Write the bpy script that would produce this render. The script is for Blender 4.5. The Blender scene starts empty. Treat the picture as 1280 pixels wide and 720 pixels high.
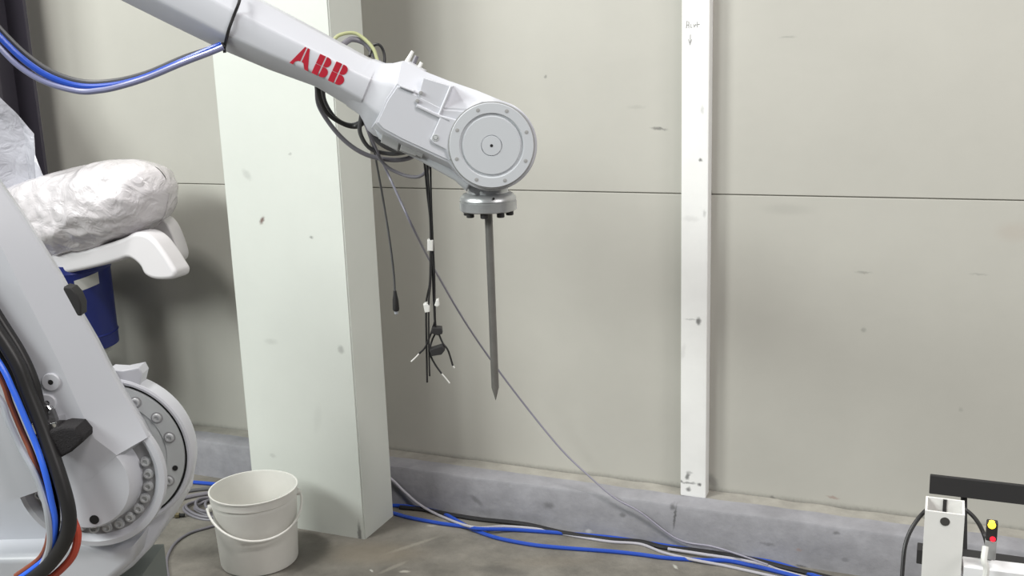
import bpy, bmesh, math, random
from mathutils import Vector, Matrix, noise
random.seed(4)
S = bpy.context.scene
COL = S.collection

# ---------------------------------------------------------------- camera
F, PITCH, ROLL, YAW = 1300.0, 0.2216, -0.034, -0.4006
CAM = Vector((0, -3.21, 1.6))
cy_, sy_, cp_, sp_ = math.cos(YAW), math.sin(YAW), math.cos(PITCH), math.sin(PITCH)
FWD = Vector((sy_*cp_, cy_*cp_, -sp_))
R0 = Vector((cy_, -sy_, 0)); U0 = R0.cross(FWD)
RT = R0*math.cos(ROLL) + U0*math.sin(ROLL)
UP = -R0*math.sin(ROLL) + U0*math.cos(ROLL)
cd = bpy.data.cameras.new('camera'); cam = bpy.data.objects.new('camera', cd); COL.objects.link(cam)
m = Matrix((RT, UP, -FWD)).transposed().to_4x4(); m.translation = CAM
cam.matrix_world = m
cd.sensor_width = 36; cd.lens = F/1280*36; cd.clip_start = .05
S.camera = cam

# ---------------------------------------------------------------- world, lamps, exposure
w = bpy.data.worlds.new('world'); S.world = w; w.use_nodes = True
w.node_tree.nodes['Background'].inputs[0].default_value = (.86, .92, 1, 1)
w.node_tree.nodes['Background'].inputs[1].default_value = 0.07
S.view_settings.view_transform = 'Standard'; S.view_settings.look = 'None'
S.view_settings.exposure = 0.0; S.view_settings.gamma = 1; S.view_settings.use_curve_mapping = False

def area(name, loc, target, sx, sy, power, col):
    l = bpy.data.lights.new(name, 'AREA'); l.shape = 'RECTANGLE'; l.size = sx; l.size_y = sy
    l.energy = power; l.color = col
    o = bpy.data.objects.new(name, l); COL.objects.link(o)
    o.location = loc
    o.rotation_euler = (Vector(target)-Vector(loc)).to_track_quat('-Z', 'Y').to_euler()
    return o
area('hall_lamp_overhead', (-2.75, -1.9, 4.5), (-2.3, -.2, 0.6), .7, .4, 90, (1, .99, .95))
area('hall_lamp_overhead_right', (0.9, -2.3, 4.4), (0.6, -.2, 1.0), 1.2, .3, 75, (1, .955, .925))
area('hall_lamp_left', (-6.2, -5.2, 5.1), (-1.5, 0, 1.6), 2.2, 1.6, 265, (.96, 1, .965))
area('hall_lamp_left', (-3.7, -6.5, 4.9), (-1.5, 0, 1.6), 2.2, 1.6, 265, (.96, 1, .965))
area('hall_lamp_right', (3.7, -2.9, 3.9), (-1.2, 0, 1.3), 1.4, 1.0, 110, (1, .965, .94))

# ---------------------------------------------------------------- pixel -> place helpers
def ray(x, y): return (FWD*F + RT*(x-640) - UP*(y-360)).normalized()
def on_floor(x, y, z=0.0):
    d = ray(x, y); return CAM + d*((z-CAM.z)/d.z)
def on_wall(x, y, Y=0.0):
    d = ray(x, y); return CAM + d*((Y-CAM.y)/d.y)
def at_depth(x, y, dist):
    d = ray(x, y); return CAM + d*(dist/d.dot(FWD))
# robot frame: x along the arm plane, y away from the viewer, z up
N = Vector((sy_, cy_, 0))
RB = CAM + N*2.4 + R0*(-1.02); RB.z = 0
ROT = math.atan2(R0.y, R0.x)
MR = Matrix.Translation(RB) @ Matrix.Rotation(ROT, 4, 'Z'); MRI = MR.inverted()
def rp(x, y, t=0.0):
    d = ray(x, y); k = (2.4+t)/d.dot(N)
    return MRI @ (CAM + d*k)
def pxm(x, y, t=0.0):      # metres per pixel in the arm plane
    return (rp(x+1, y, t)-rp(x, y, t)).length

# ---------------------------------------------------------------- materials
def mat(name, col, rough=.5, metal=0, noise_amt=0, nscale=8, bump=0, bscale=60, spots=(), spec=.5, emit=None, alpha=None, trans=0, zrot=False):
    M = bpy.data.materials.new(name); M.use_nodes = True
    nt = M.node_tree; b = nt.nodes['Principled BSDF']; L = nt.links
    b.inputs['Base Color'].default_value = (*col, 1); b.inputs['Roughness'].default_value = rough
    b.inputs['Metallic'].default_value = metal; b.inputs['Specular IOR Level'].default_value = spec
    if trans: b.inputs['Transmission Weight'].default_value = trans
    if alpha is not None: b.inputs['Alpha'].default_value = alpha
    if emit:
        b.inputs['Emission Color'].default_value = (*emit[0], 1); b.inputs['Emission Strength'].default_value = emit[1]
    if noise_amt or bump or spots:
        tc = nt.nodes.new('ShaderNodeTexCoord'); co = tc.outputs['Object']
    out = None
    if noise_amt:
        n = nt.nodes.new('ShaderNodeTexNoise'); n.inputs['Scale'].default_value = nscale; n.inputs['Detail'].default_value = 7
        n.inputs['Roughness'].default_value = .62
        L.new(co, n.inputs['Vector'])
        r = nt.nodes.new('ShaderNodeMapRange'); r.inputs[1].default_value = .3; r.inputs[2].default_value = .7
        r.inputs[3].default_value = 1-noise_amt; r.inputs[4].default_value = 1+noise_amt*.6
        L.new(n.outputs[0], r.inputs[0])
        mx = nt.nodes.new('ShaderNodeVectorMath'); mx.operation = 'SCALE'; mx.inputs[0].default_value = col
        L.new(r.outputs[0], mx.inputs['Scale']); out = mx.outputs[0]
    for (p, size, ang, scol, st) in spots:      # stains and scuffs at fixed places on the surface
        sb = nt.nodes.new('ShaderNodeMapping'); sb.vector_type = 'TEXTURE'
        sb.inputs['Location'].default_value = p; sb.inputs['Scale'].default_value = size; sb.inputs['Rotation'].default_value = (0, 0, ang) if zrot else (0, ang, 0)
        nz = nt.nodes.new('ShaderNodeTexNoise'); nz.inputs['Scale'].default_value = 90; nz.inputs['Detail'].default_value = 3
        ad = nt.nodes.new('ShaderNodeVectorMath'); ad.operation = 'MULTIPLY_ADD'; ad.inputs[1].default_value = (.012,)*3
        L.new(co, nz.inputs['Vector']); L.new(nz.outputs['Color'], ad.inputs[0]); L.new(co, ad.inputs[2])
        L.new(ad.outputs[0], sb.inputs['Vector'])
        g = nt.nodes.new('ShaderNodeVectorMath'); g.operation = 'LENGTH'; L.new(sb.outputs[0], g.inputs[0])
        r = nt.nodes.new('ShaderNodeMapRange'); r.interpolation_type = 'SMOOTHSTEP'
        r.inputs[1].default_value = .3; r.inputs[2].default_value = 1.15; r.inputs[3].default_value = st; r.inputs[4].default_value = 0
        L.new(g.outputs['Value'], r.inputs[0])
        mm = nt.nodes.new('ShaderNodeMix'); mm.data_type = 'RGBA'
        L.new(r.outputs[0], mm.inputs[0]); mm.inputs[7].default_value = (*scol, 1)
        if out: L.new(out, mm.inputs[6])
        else: mm.inputs[6].default_value = (*col, 1)
        out = mm.outputs[2]
    if out: L.new(out, b.inputs['Base Color'])
    if bump:
        n = nt.nodes.new('ShaderNodeTexNoise'); n.inputs['Scale'].default_value = bscale; n.inputs['Detail'].default_value = 6
        L.new(co, n.inputs['Vector'])
        bp = nt.nodes.new('ShaderNodeBump'); bp.inputs['Strength'].default_value = bump; bp.inputs['Distance'].default_value = .01
        L.new(n.outputs[0], bp.inputs['Height']); L.new(bp.outputs[0], b.inputs['Normal'])
    return M
DK = (.06, .06, .06)
def wspot(x, y, w_, h_, ang=0, st=.6, col=DK, Y=0, d=.05):
    p = on_wall(x, y, Y); s = (on_wall(x+1, y, Y)-p).length
    return ((p.x-.006, Y-.006, p.z-.006), (w_*s, d, h_*s), ang, col, st)
M_wall = mat('wall_paint', (.465, .455, .415), .55, noise_amt=.05, nscale=2.2, bump=.05, bscale=25, spots=[
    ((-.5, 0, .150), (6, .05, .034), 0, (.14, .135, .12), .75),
    wspot(828, 156, 13, 2.2, .1, .6), wspot(990, 41, 12, 2, 0, .25), wspot(1160, 697, 1, 1, 0, .0), wspot(1085, 336, 13, 2, 0, .3), wspot(1230, 338, 14, 2, 0, .22),
    wspot(1085, 408, 4, 4, 0, .3), wspot(686, 91, 2.4, 2.6, 0, .5), wspot(800, 129, 14, 3, 0, .12), wspot(1046, 618, 10, 2.4, .1, .5, (.28, .16, .13)),
    wspot(895, 598, 8, 14, -.5, .4), wspot(970, 619, 5, 4, 0, .5), wspot(1207, 508, 3, 4, 0, .2), wspot(990, 257, 40, 9, 0, .10), wspot(893, 236, 3, 6, 0, .6), wspot(1275, 285, 30, 18, 0, .18, (.4, .3, .24))])
M_joint = mat('joint_dark', (.26, .25, .22), .8)
M_curb = mat('curb_paint', (.30, .298, .32), .75, noise_amt=.22, nscale=9, bump=.35, bscale=22, spots=[
    wspot(640, 640, 60, 7, 0, .28, (.13, .13, .14), -.114), wspot(600, 622, 12, 4, .6, .4, DK, -.114), wspot(690, 628, 9, 5, 0, .45, DK, -.114),
    wspot(783, 640, 5, 4, 0, .5, DK, -.114), wspot(848, 642, 2, 20, .12, .75, DK, -.114), wspot(845, 630, 4, 5, 0, .6, DK, -.114),
    wspot(1007, 703, 9, 2.2, -.05, .7, DK, -.114), wspot(1050, 662, 6, 3, 0, .5, DK, -.114), wspot(1062, 695, 6, 4, 0, .3, DK, -.114),
    wspot(965, 676, 12, 3, 0, .4, DK, -.114), wspot(1004, 683, 5, 2.5, 0, .35, (.3, .15, .1), -.114), wspot(740, 660, 5, 3, 0, .6, (.6, .6, .6), -.114)])
M_curbtop = mat('curb_top_dust', (.335, .32, .285), .9, noise_amt=.22, nscale=12, bump=.3, bscale=30)
def fspot(x, y, sx, sy, ang, col, st):
    p = on_floor(x, y); return ((p.x-.006, p.y-.006, 0), (sx, sy, .05), ang, col, st)
M_floor = mat('concrete_floor', (.20, .187, .163), .8, noise_amt=.42, nscale=5.5, bump=.4, bscale=40, zrot=True, spots=[
    fspot(470, 690, .22, .10, .3, (.25, .215, .165), .6), fspot(530, 640, .16, .04, .2, (.25, .215, .165), .4), fspot(522, 680, .12, .012, 1.0, (.34, .32, .27), .5), fspot(497, 708, .07, .012, 1.15, (.34, .32, .27), .5),
    fspot(395, 690, .12, .08, .3, (.10, .095, .085), .45), fspot(630, 712, .12, .03, .1, (.11, .105, .095), .5), fspot(512, 713, .02, .01, .4, (.5, .48, .42), .8), fspot(471, 712, .012, .005, -.6, (.6, .6, .56), .9),
    fspot(700, 700, .2, .05, .4, (.24, .21, .17), .35), fspot(240, 690, .1, .06, 0, (.12, .11, .095), .35), fspot(850, 707, .02, .006, -.9, (.5, .5, .46), .8), fspot(545, 656, .02, .01, .3, (.5, .48, .42), .5)])
def col_spot(x, y, w_, h_, ang=0, st=.6, col=DK, Y=-.4):
    return wspot(x, y, w_, h_, ang, st, col, Y)
M_col = mat('column_paint', (.64, .665, .625), .5, noise_amt=.025, nscale=5, bump=.03, spots=[
    col_spot(331, 271, 3, 6, .6, .85, (.12, .05, .04)), col_spot(393, 292, 3, 2, 0, .5), col_spot(312, 214, 9, 5, .8, .18), col_spot(366, 188, 3, 2, 0, .3),
    col_spot(342, 423, 10, 4, 0, .14), col_spot(430, 433, 5, 6, 0, .35), col_spot(344, 566, 5, 3, 0, .16), col_spot(453, 665, 3, 18, 0, .7), col_spot(400, 520, 6, 20, .2, .06)])
def bsp(x, y, w_, h_, ang=0, st=.7): return wspot(x, y, w_, h_, ang, st, DK, -.05)
M_batten = mat('batten_paint', (.83, .83, .82), .45, noise_amt=.03, nscale=14, spots=[
    bsp(878, 397, 4, 6, 0, .8), bsp(868, 395, 10, 1.6, .05, .3), bsp(852, 214, 3, 5, 0, .8), bsp(881, 195, 3, 3, 0, .8), bsp(883, 132, 3, 7, 0, .25),
    bsp(868, 269, 13, 5, 0, .13), bsp(858, 436, 4, 14, .2, .12), bsp(864, 592, 3.5, 6, .2, .75), bsp(865, 608, 4, 4, 0, .75), bsp(855, 598, 4, 2.4, 0, .75), bsp(865, 600, 12, 1.8, -.08, .6), bsp(879, 602, 3.5, 3, 0, .85),
    bsp(866, 587, 5, 2.5, 0, .35), bsp(885, 262, 2.5, 6, 0, .3), bsp(853, 548, 2, 5, 0, .5)])
M_robot = mat('robot_white', (.585, .595, .64), .36, noise_amt=.01, nscale=3)
M_robot_g = mat('robot_grey_cover', (.55, .57, .60), .42)
M_plate = mat('grey_gear_plate', (.50, .52, .525), .45)
M_rec = mat('recess_grey', (.30, .30, .31), .5)
M_rec2 = mat('hole_shade', (.05, .048, .045), .7)
M_lower = mat('cast_grey', (.34, .34, .34), .5)
M_hole = mat('dark_hole', (.012, .012, .012), .8)
M_screw = mat('bright_screw', (.50, .51, .52), .42, metal=.25)
M_red = mat('logo_red', (.42, .012, .03), .45)
M_alu = mat('aluminium', (.58, .59, .60), .38, metal=.7, noise_amt=.12, nscale=40)
M_steel = mat('spike_steel', (.25, .245, .235), .42, metal=.55, noise_amt=.12, nscale=30)
M_black = mat('black_rubber', (.018, .017, .018), .42)
M_blackm = mat('matt_black', (.022, .021, .022), .7)
M_velcro = mat('velcro', (.02, .018, .02), .95, bump=.6, bscale=300)
M_blue = mat('blue_hose', (.022, .075, .44), .28)
M_blueb = mat('blue_bright_hose', (.045, .16, .85), .28)
M_orange = mat('orange_hose', (.50, .07, .04), .4)
M_brown = mat('brown_hose', (.26, .075, .04), .4)
M_clear = mat('clear_tube', (.40, .42, .46), .2)
M_greyc = mat('grey_cable', (.18, .172, .195), .45)
M_greyl = mat('pale_grey_cable', (.44, .43, .47), .45)
M_dgrey = mat('dark_grey_cable', (.10, .10, .105), .45)
M_white = mat('white_plastic', (.80, .80, .77), .4, noise_amt=.02, nscale=8)
M_bucket = mat('bucket_plastic', (.76, .75, .71), .42, noise_amt=.05, nscale=9, spots=[((.045, -.17, .12), (.013, .07, .011), 0, (.3, .28, .24), .5), ((-.05, -.17, .13), (.02, .07, .01), 0, (.3, .28, .24), .22)])
M_foam = mat('white_foam', (.70, .68, .70), .45)
M_chrome = mat('chrome', (.8, .8, .8), .15, metal=1)
M_drum = mat('blue_drum_plastic', (.012, .022, .17), .35)
M_label = mat('paper_label', (.55, .55, .52), .7)
M_post = mat('dark_steel_post', (.045, .040, .055), .6)
M_yellow = mat('yellow_cable', (.40, .42, .22), .5)
M_tie = mat('white_tag', (.75, .75, .72), .6)
M_ledy = mat('led_yellow', (.9, .6, .02), .4, emit=((1, .62, .03), 4))
M_ledr = mat('led_red', (.8, .02, .02), .4, emit=((1, .01, .03), 2))
# crumpled translucent film
M_film = bpy.data.materials.new('plastic_film'); M_film.use_nodes = True
nt = M_film.node_tree; b = nt.nodes['Principled BSDF']
b.inputs['Base Color'].default_value = (.62, .59, .61, 1); b.inputs['Roughness'].default_value = .27
b.inputs['Coat Weight'].default_value = .5; b.inputs['Coat Roughness'].default_value = .1
b.inputs['Subsurface Weight'].default_value = .15; b.inputs['Subsurface Radius'].default_value = (.03, .03, .03)
tc = nt.nodes.new('ShaderNodeTexCoord'); vn = nt.nodes.new('ShaderNodeTexNoise'); vn.inputs['Scale'].default_value = 15; vn.inputs['Detail'].default_value = 4
vn.inputs['Distortion'].default_value = 1.3
bp = nt.nodes.new('ShaderNodeBump'); bp.inputs['Strength'].default_value = .38; bp.inputs['Distance'].default_value = .03
nt.links.new(tc.outputs['Object'], vn.inputs['Vector']); nt.links.new(vn.outputs[0], bp.inputs['Height']); nt.links.new(bp.outputs[0], b.inputs['Normal'])
M_film2 = M_film.copy(); M_film2.name = 'hanging_film'
b2 = M_film2.node_tree.nodes['Principled BSDF']; b2.inputs['Base Color'].default_value = (.56, .56, .62, 1); b2.inputs['Alpha'].default_value = .72; b2.inputs['Subsurface Weight'].default_value = 0

# ---------------------------------------------------------------- mesh helpers
def link(name, me, M, parent=None, smooth=True):
    me.materials.append(M)
    if smooth:
        for p in me.polygons: p.use_smooth = True
        me.set_sharp_from_angle(angle=math.radians(35))
    o = bpy.data.objects.new(name, me); COL.objects.link(o)
    if parent: o.parent = parent
    return o
def from_bm(name, bm, M, parent=None, smooth=True):
    bmesh.ops.recalc_face_normals(bm, faces=bm.faces)
    me = bpy.data.meshes.new(name); bm.to_mesh(me); bm.free()
    return link(name, me, M, parent, smooth)
def wn(o):
    md = o.modifiers.new('weighted_normals', 'WEIGHTED_NORMAL'); md.keep_sharp = True; md.weight = 100
    return o
def tag(o, label=None, cat=None, group=None, kind=None):
    for k, v in (('label', label), ('category', cat), ('group', group), ('kind', kind)):
        if v: o[k] = v
    return o
def empty(name, loc, rz=0, **kw):
    o = bpy.data.objects.new(name, None); COL.objects.link(o); o.location = loc; o.rotation_euler = (0, 0, rz)
    o.empty_display_size = .05
    return tag(o, **kw)
def bm_box(bm, lo, hi, mtx=None):
    vs = [bm.verts.new((x, y, z)) for x in (lo[0], hi[0]) for y in (lo[1], hi[1]) for z in (lo[2], hi[2])]
    for f in ((0,1,3,2),(4,6,7,5),(0,4,5,1),(2,3,7,6),(0,2,6,4),(1,5,7,3)): bm.faces.new([vs[i] for i in f])
    if mtx: bmesh.ops.transform(bm, matrix=mtx, verts=vs)
    return vs
def box(name, lo, hi, M, parent=None, bev=0, mtx=None):
    bm = bmesh.new(); bm_box(bm, lo, hi, mtx)
    if bev: bmesh.ops.bevel(bm, geom=bm.edges[:], offset=bev, segments=2, affect='EDGES', profile=.5)
    return wn(from_bm(name, bm, M, parent))
def catmull(pts, n=8):
    P = [Vector(p) for p in pts]
    if len(P) < 3: return P
    P = [P[0]*2-P[1]] + P + [P[-1]*2-P[-2]]; out = []
    for i in range(1, len(P)-2):
        a, b_, c, d = P[i-1:i+3]
        for k in range(n):
            t = k/n
            out.append(.5*((2*b_)+(c-a)*t+(2*a-5*b_+4*c-d)*t*t+(3*b_-a-3*c+d)*t**3))
    out.append(P[-2]); return out
def tube_bm(bm, pts, r, seg=10, sm=8, closed=False):
    P = catmull(pts, sm) if sm else [Vector(p) for p in pts]
    n = len(P); rs = r if isinstance(r, (list, tuple)) else None
    up = None; rings = []
    for i, p in enumerate(P):
        d = (P[min(i+1, n-1)]-P[max(i-1, 0)]).normalized()
        if up is None:
            up = d.orthogonal().normalized()
        up = (up-d*up.dot(d)).normalized(); s = d.cross(up)
        rr = r if rs is None else rs[0]+(rs[1]-rs[0])*i/(n-1)
        rings.append([bm.verts.new(p+(up*math.cos(2*math.pi*k/seg)+s*math.sin(2*math.pi*k/seg))*rr) for k in range(seg)])
    for a, b_ in zip(rings, rings[1:]):
        for k in range(seg): bm.faces.new((a[k], a[(k+1) % seg], b_[(k+1) % seg], b_[k]))
    bm.faces.new(rings[0][::-1]); bm.faces.new(rings[-1])
def tube(name, pts, r, M, parent=None, seg=10, sm=8):
    bm = bmesh.new(); tube_bm(bm, pts, r, seg, sm); return from_bm(name, bm, M, parent)
def lathe_bm(bm, prof, mtx, seg=64, cap0=True, cap1=True):
    """prof: list of (radius, height along local z)"""
    rings = []
    for r, h in prof:
        rings.append([bm.verts.new(mtx @ Vector((r*math.cos(2*math.pi*k/seg), r*math.sin(2*math.pi*k/seg), h))) for k in range(seg)])
    for a, b_ in zip(rings, rings[1:]):
        for k in range(seg): bm.faces.new((a[k], a[(k+1) % seg], b_[(k+1) % seg], b_[k]))
    if cap0: bm.faces.new(rings[0][::-1])
    if cap1: bm.faces.new(rings[-1])
def lathe(name, prof, mtx, M, parent=None, seg=64, cap0=True, cap1=True):
    bm = bmesh.new(); lathe_bm(bm, prof, mtx, seg, cap0, cap1); return from_bm(name, bm, M, parent)
def slab(name, poly, y0, y1, M, parent=None, bev=.006, segs=3):
    """prism: (x,z) outline extruded from y0 (near) to y1 (far); near/far edges rounded"""
    bm = bmesh.new()
    a = [bm.verts.new((x, y0, z)) for x, z in poly]; b_ = [bm.verts.new((x, y1, z)) for x, z in poly]
    n = len(poly); f0 = bm.faces.new(a); f1 = bm.faces.new(b_[::-1])
    for i in range(n): bm.faces.new((a[i], a[(i+1) % n], b_[(i+1) % n], b_[i]))
    bmesh.ops.recalc_face_normals(bm, faces=bm.faces)
    if bev:
        es = list(f0.edges)+list(f1.edges)
        bmesh.ops.bevel(bm, geom=es, offset=bev, segments=segs, affect='EDGES', profile=.5, clamp_overlap=True)
    return wn(from_bm(name, bm, M, parent))
def rpoly(px, t, sm=0):
    pts = [rp(x, y, t) for x, y in px]
    if sm: 
        P = catmull(pts+[pts[0]], sm)[:-1]
        pts = P
    return [(p.x, p.z) for p in pts]
FACE = Matrix.Rotation(math.radians(90), 4, 'X')   # local z -> -y (towards the viewer)

# ================================================================ SETTING
# wall: backing plus sandwich panels with a recessed joint
ZJ, HC, CD = 1.152, .162, .115
wall = box('wall_back', (-6, .005, -.02), (4, .12, 3.2), M_joint); tag(wall, kind='structure')
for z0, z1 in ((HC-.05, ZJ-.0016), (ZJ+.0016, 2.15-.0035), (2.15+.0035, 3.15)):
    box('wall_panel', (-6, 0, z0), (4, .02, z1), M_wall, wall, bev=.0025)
floor = box('floor', (-6, -6, -.1), (4, .1, 0), M_floor); tag(floor, kind='structure')
# concrete curb with a lumpy dusty top
bm = bmesh.new()
nx = 400; prof = []
rows = []
for i in range(nx+1):
    x = -6+10*i/nx
    q = lambda s, k: noise.noise(Vector((x*s, k, 0)))
    zt = HC-.012+.007*q(2.2, 1)+.004*q(9, 2); zb = HC+.006*q(3, 5)+.004*q(11, 6)
    yf = -CD-.004*q(2, 8)
    rows.append([bm.verts.new(v) for v in ((x, yf-.003, 0), (x, yf, zt*.5), (x, yf, zt-.01), (x, yf+.004, zt-.003), (x, yf+.012, zt), (x, -CD*.4, (zt+zb)/2), (x, .0, zb), (x, .02, 0))])
for a, b_ in zip(rows, rows[1:]):
    for k in range(8): bm.faces.new((a[k], a[(k+1) % 8], b_[(k+1) % 8], b_[k]))
bm.faces.new(rows[0]); bm.faces.new(rows[-1][::-1])
curb = from_bm('baseboard_back', bm, M_curb); tag(curb, kind='structure')
curb.data.materials.append(M_curbtop)
for p in curb.data.polygons:
    if p.normal.z > .75 and p.center.y > -CD*.42: p.material_index = 1

# column
CX0, CX1, CY0 = -2.215, -1.765, -.40
bm = bmesh.new(); bm_box(bm, (CX0, CY0, 0), (CX1, -.20, 3.1))
bmesh.ops.bevel(bm, geom=[e for e in bm.edges if abs(e.verts[0].co.z-e.verts[1].co.z) > 1], offset=.004, segments=2, affect='EDGES')
column = wn(from_bm('column', bm, M_col))
tag(column, 'wide square white painted column standing just in front of the wall', 'column')

# batten on the wall
p0, p1 = on_wall(851, 300, -.05), on_wall(885, 300, -.05)
zb = on_wall(868, 622, -.05).z
batten = box('wall_batten', (p0.x, -.05, zb), (p1.x, -.0005, 3.1), M_batten, bev=.006)
tag(batten, 'narrow white vertical batten with pencil marks fixed to the wall', 'batten')
# pencil writing "Aut" and arrow
def stroke(pts, r=.0011, t=-.0505):
    tube_bm(bmw, [Vector((on_wall(x, y, -.05).x, t, on_wall(x, y, -.05).z)) for x, y in pts], r, 5, 0)
bmw = bmesh.new()
for st in ([(858, 35), (858.5, 26), (861, 27), (861, 35)], [(858, 31), (861, 31)], [(863.5, 30), (863.5, 34), (865, 34)], [(867, 30), (867.5, 34), (869.5, 30)], [(871.5, 27), (871.5, 34)], [(869.5, 31), (874.5, 30)],
           [(863, 43), (862.5, 55)], [(860.5, 49), (862.5, 56), (864.5, 49)]): stroke(st)
M_pencil = mat('pencil', (.42, .42, .42), .8)
from_bm('pencil_writing', bmw, M_pencil, batten)

# dark steel post at the left
xr = on_wall(31, 170, -.2).x
post = empty('steel_post', (xr-.1, -.2, 0), label='dark purple grey steel post at the far left against the wall', cat='post')
def lbox(name, lo, hi, M, par, bev=0): return box(name, lo, hi, M, par, bev)
lbox('flange', (-.1, -.09, 0), (.1, -.075, 3.1), M_post, post, .002)
lbox('flange', (-.1, .075, 0), (.1, .09, 3.1), M_post, post, .002)
lbox('web', (-.006, -.075, 0), (.006, .075, 3.1), M_post, post)

# ================================================================ ROBOT
robot = empty('robot_arm', RB, ROT, label='large white industrial robot arm with red lettering and a hanging steel spike', cat='robot')
# --- forearm: octagonal tapering tube
st = [((101, -123), (60, -46)), ((194, -72), (155, 0)), ((253, -40), (215, 30)), ((317, -5), (281, 62)), ((373, 25), (340, 87)),
      ((427, 54.5), (398, 108)), ((459, 72), (430, 127)), ((477, 79), (452, 141))]   # (top, bottom) of each section
bm = bmesh.new(); rings = []
oct_ = []
octc = [(math.cos(math.radians(22.5+45*k))/.924, math.sin(math.radians(22.5+45*k))/.924) for k in range(8)]
for k in range(8):
    p_, c_, n_ = octc[k-1], octc[k], octc[(k+1) % 8]
    for (o_, f_) in ((p_, .14), (p_, .03), (n_, .03), (n_, .14)):
        q_ = .985 if f_ < .1 else 1
        oct_.append(((c_[0]+(o_[0]-c_[0])*f_)*q_, (c_[1]+(o_[1]-c_[1])*f_)*q_))
for tp, bt in st:
    a, b_ = rp(*tp, .0), rp(*bt, .0); c = (a+b_)/2; h = (a-b_)/2
    ax = Vector((1, 0, -.53)).normalized(); pv = Vector((.53, 0, 1)).normalized()
    hh = abs(h.dot(pv)); c = c
    rings.append([bm.verts.new(c + h*s + Vector((0, 1, 0))*q*.096) for q, s in oct_])
for a, b_ in zip(rings, rings[1:]):
    n = len(a)
    for k in range(n): bm.faces.new((a[k], a[(k+1) % n], b_[(k+1) % n], b_[k]))
bm.faces.new(rings[0]); bm.faces.new(rings[-1][::-1])
forearm = from_bm('forearm', bm, M_robot, robot)
# logo letters on the front facet
def logo_poly(par):
    # letter space: x along the arm, y up; unit = cap height
    def arc(cx, cy, rx, ry, a0, a1, n=10): return [(cx+rx*math.cos(math.radians(a0+(a1-a0)*i/n)), cy+ry*math.sin(math.radians(a0+(a1-a0)*i/n))) for i in range(n+1)]
    g = .034
    P = []
    P.append([(0, 0), (.17, 0), (.22, .17), (.33, .26), (.47-g, .28), (.47-g, 1), (.36, 1)])
    P.append([(.95, 0), (.77, 0), (.72, .17), (.61, .26), (.47+g, .28), (.47+g, 1), (.60, 1)])
    for ox in (1.14, 1.99):
        P.append([(ox, 0), (ox+.33-g, 0), (ox+.33-g, .5-g*.3), (ox, .5-g*.3)])
        P.append([(ox, .5+g*.3), (ox+.33-g, .5+g*.3), (ox+.33-g, 1), (ox, 1)])
        P.append([(ox+.33+g, 0)]+arc(ox+.47, .25, .25, .25, -90, 78)+[(ox+.33+g, .49)])
        P.append([(ox+.33+g, .51)]+arc(ox+.43, .755, .24, .245, -78, 90)+[(ox+.33+g, 1)])
    t = -.0968
    O = rp(361.8, 78.5, t); X = rp(361.8+24.1, 78.5+11, t)-O; Yd = rp(361.8+10.8, 78.5-23.9, t)-O; cap = 1
    bm = bmesh.new()
    for poly in P:
        v0 = [bm.verts.new(O + X*u + Yd*cap*v) for u, v in poly]
        v1 = [bm.verts.new(v.co+Vector((0, .006, 0))) for v in v0]
        n = len(v0); bm.faces.new(v0); bm.faces.new(v1[::-1])
        for i in range(n): bm.faces.new((v0[i], v0[(i+1) % n], v1[(i+1) % n], v1[i]))
    bmesh.ops.triangulate(bm, faces=[f for f in bm.faces if len(f.verts) > 4])
    o = from_bm('logo_lettering', bm, M_red, par, smooth=False)
    o['label'] = 'red ABB lettering'
    return o
logo_poly(forearm)
# black cable tie round the forearm
bm = bmesh.new()
a, b_ = rp(301, -6, 0), rp(279, 60, 0)
pts = []
for i, (x, y) in enumerate(((302, -14), (299, 2), (292, 20), (285, 40), (280, 62))):
    pts.append(rp(x, y, -.101 if 0 < i < 4 else -.06))
tube_bm(bm, pts, .0035, 6, 6); tube_bm(bm, [rp(280, 60, -.07), rp(281, 66, -.07)], .004, 6, 0)
from_bm('cable_tie', bm, M_black, forearm)

# --- wrist neck (flare) as a loft in the arm direction
axd = Vector((1, 0, -.53)).normalized(); pvd = Vector((.53, 0, 1)).normalized()
bm = bmesh.new(); rings = []
for (tp, bt, dp) in (((468, 74), (436, 132), .094), ((480, 79), (452, 143), .093), ((492, 79), (458, 154), .094), ((505, 76), (462, 162), .098), ((512, 77), (469, 168), .10), ((532, 88), (490, 178), .10)):
    a, b_ = rp(*tp, 0), rp(*bt, 0); c = (a+b_)/2; h = (a-b_)/2
    rings.append([bm.verts.new(c + h*s + Vector((0, 1, 0))*q*dp) for q, s in oct_])
for a, b_ in zip(rings, rings[1:]):
    n = len(a)
    for k in range(n): bm.faces.new((a[k], a[(k+1) % n], b_[(k+1) % n], b_[k]))
bm.faces.new(rings[0]); bm.faces.new(rings[-1][::-1])
neck = from_bm('wrist_neck', bm, M_robot, robot)
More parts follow.
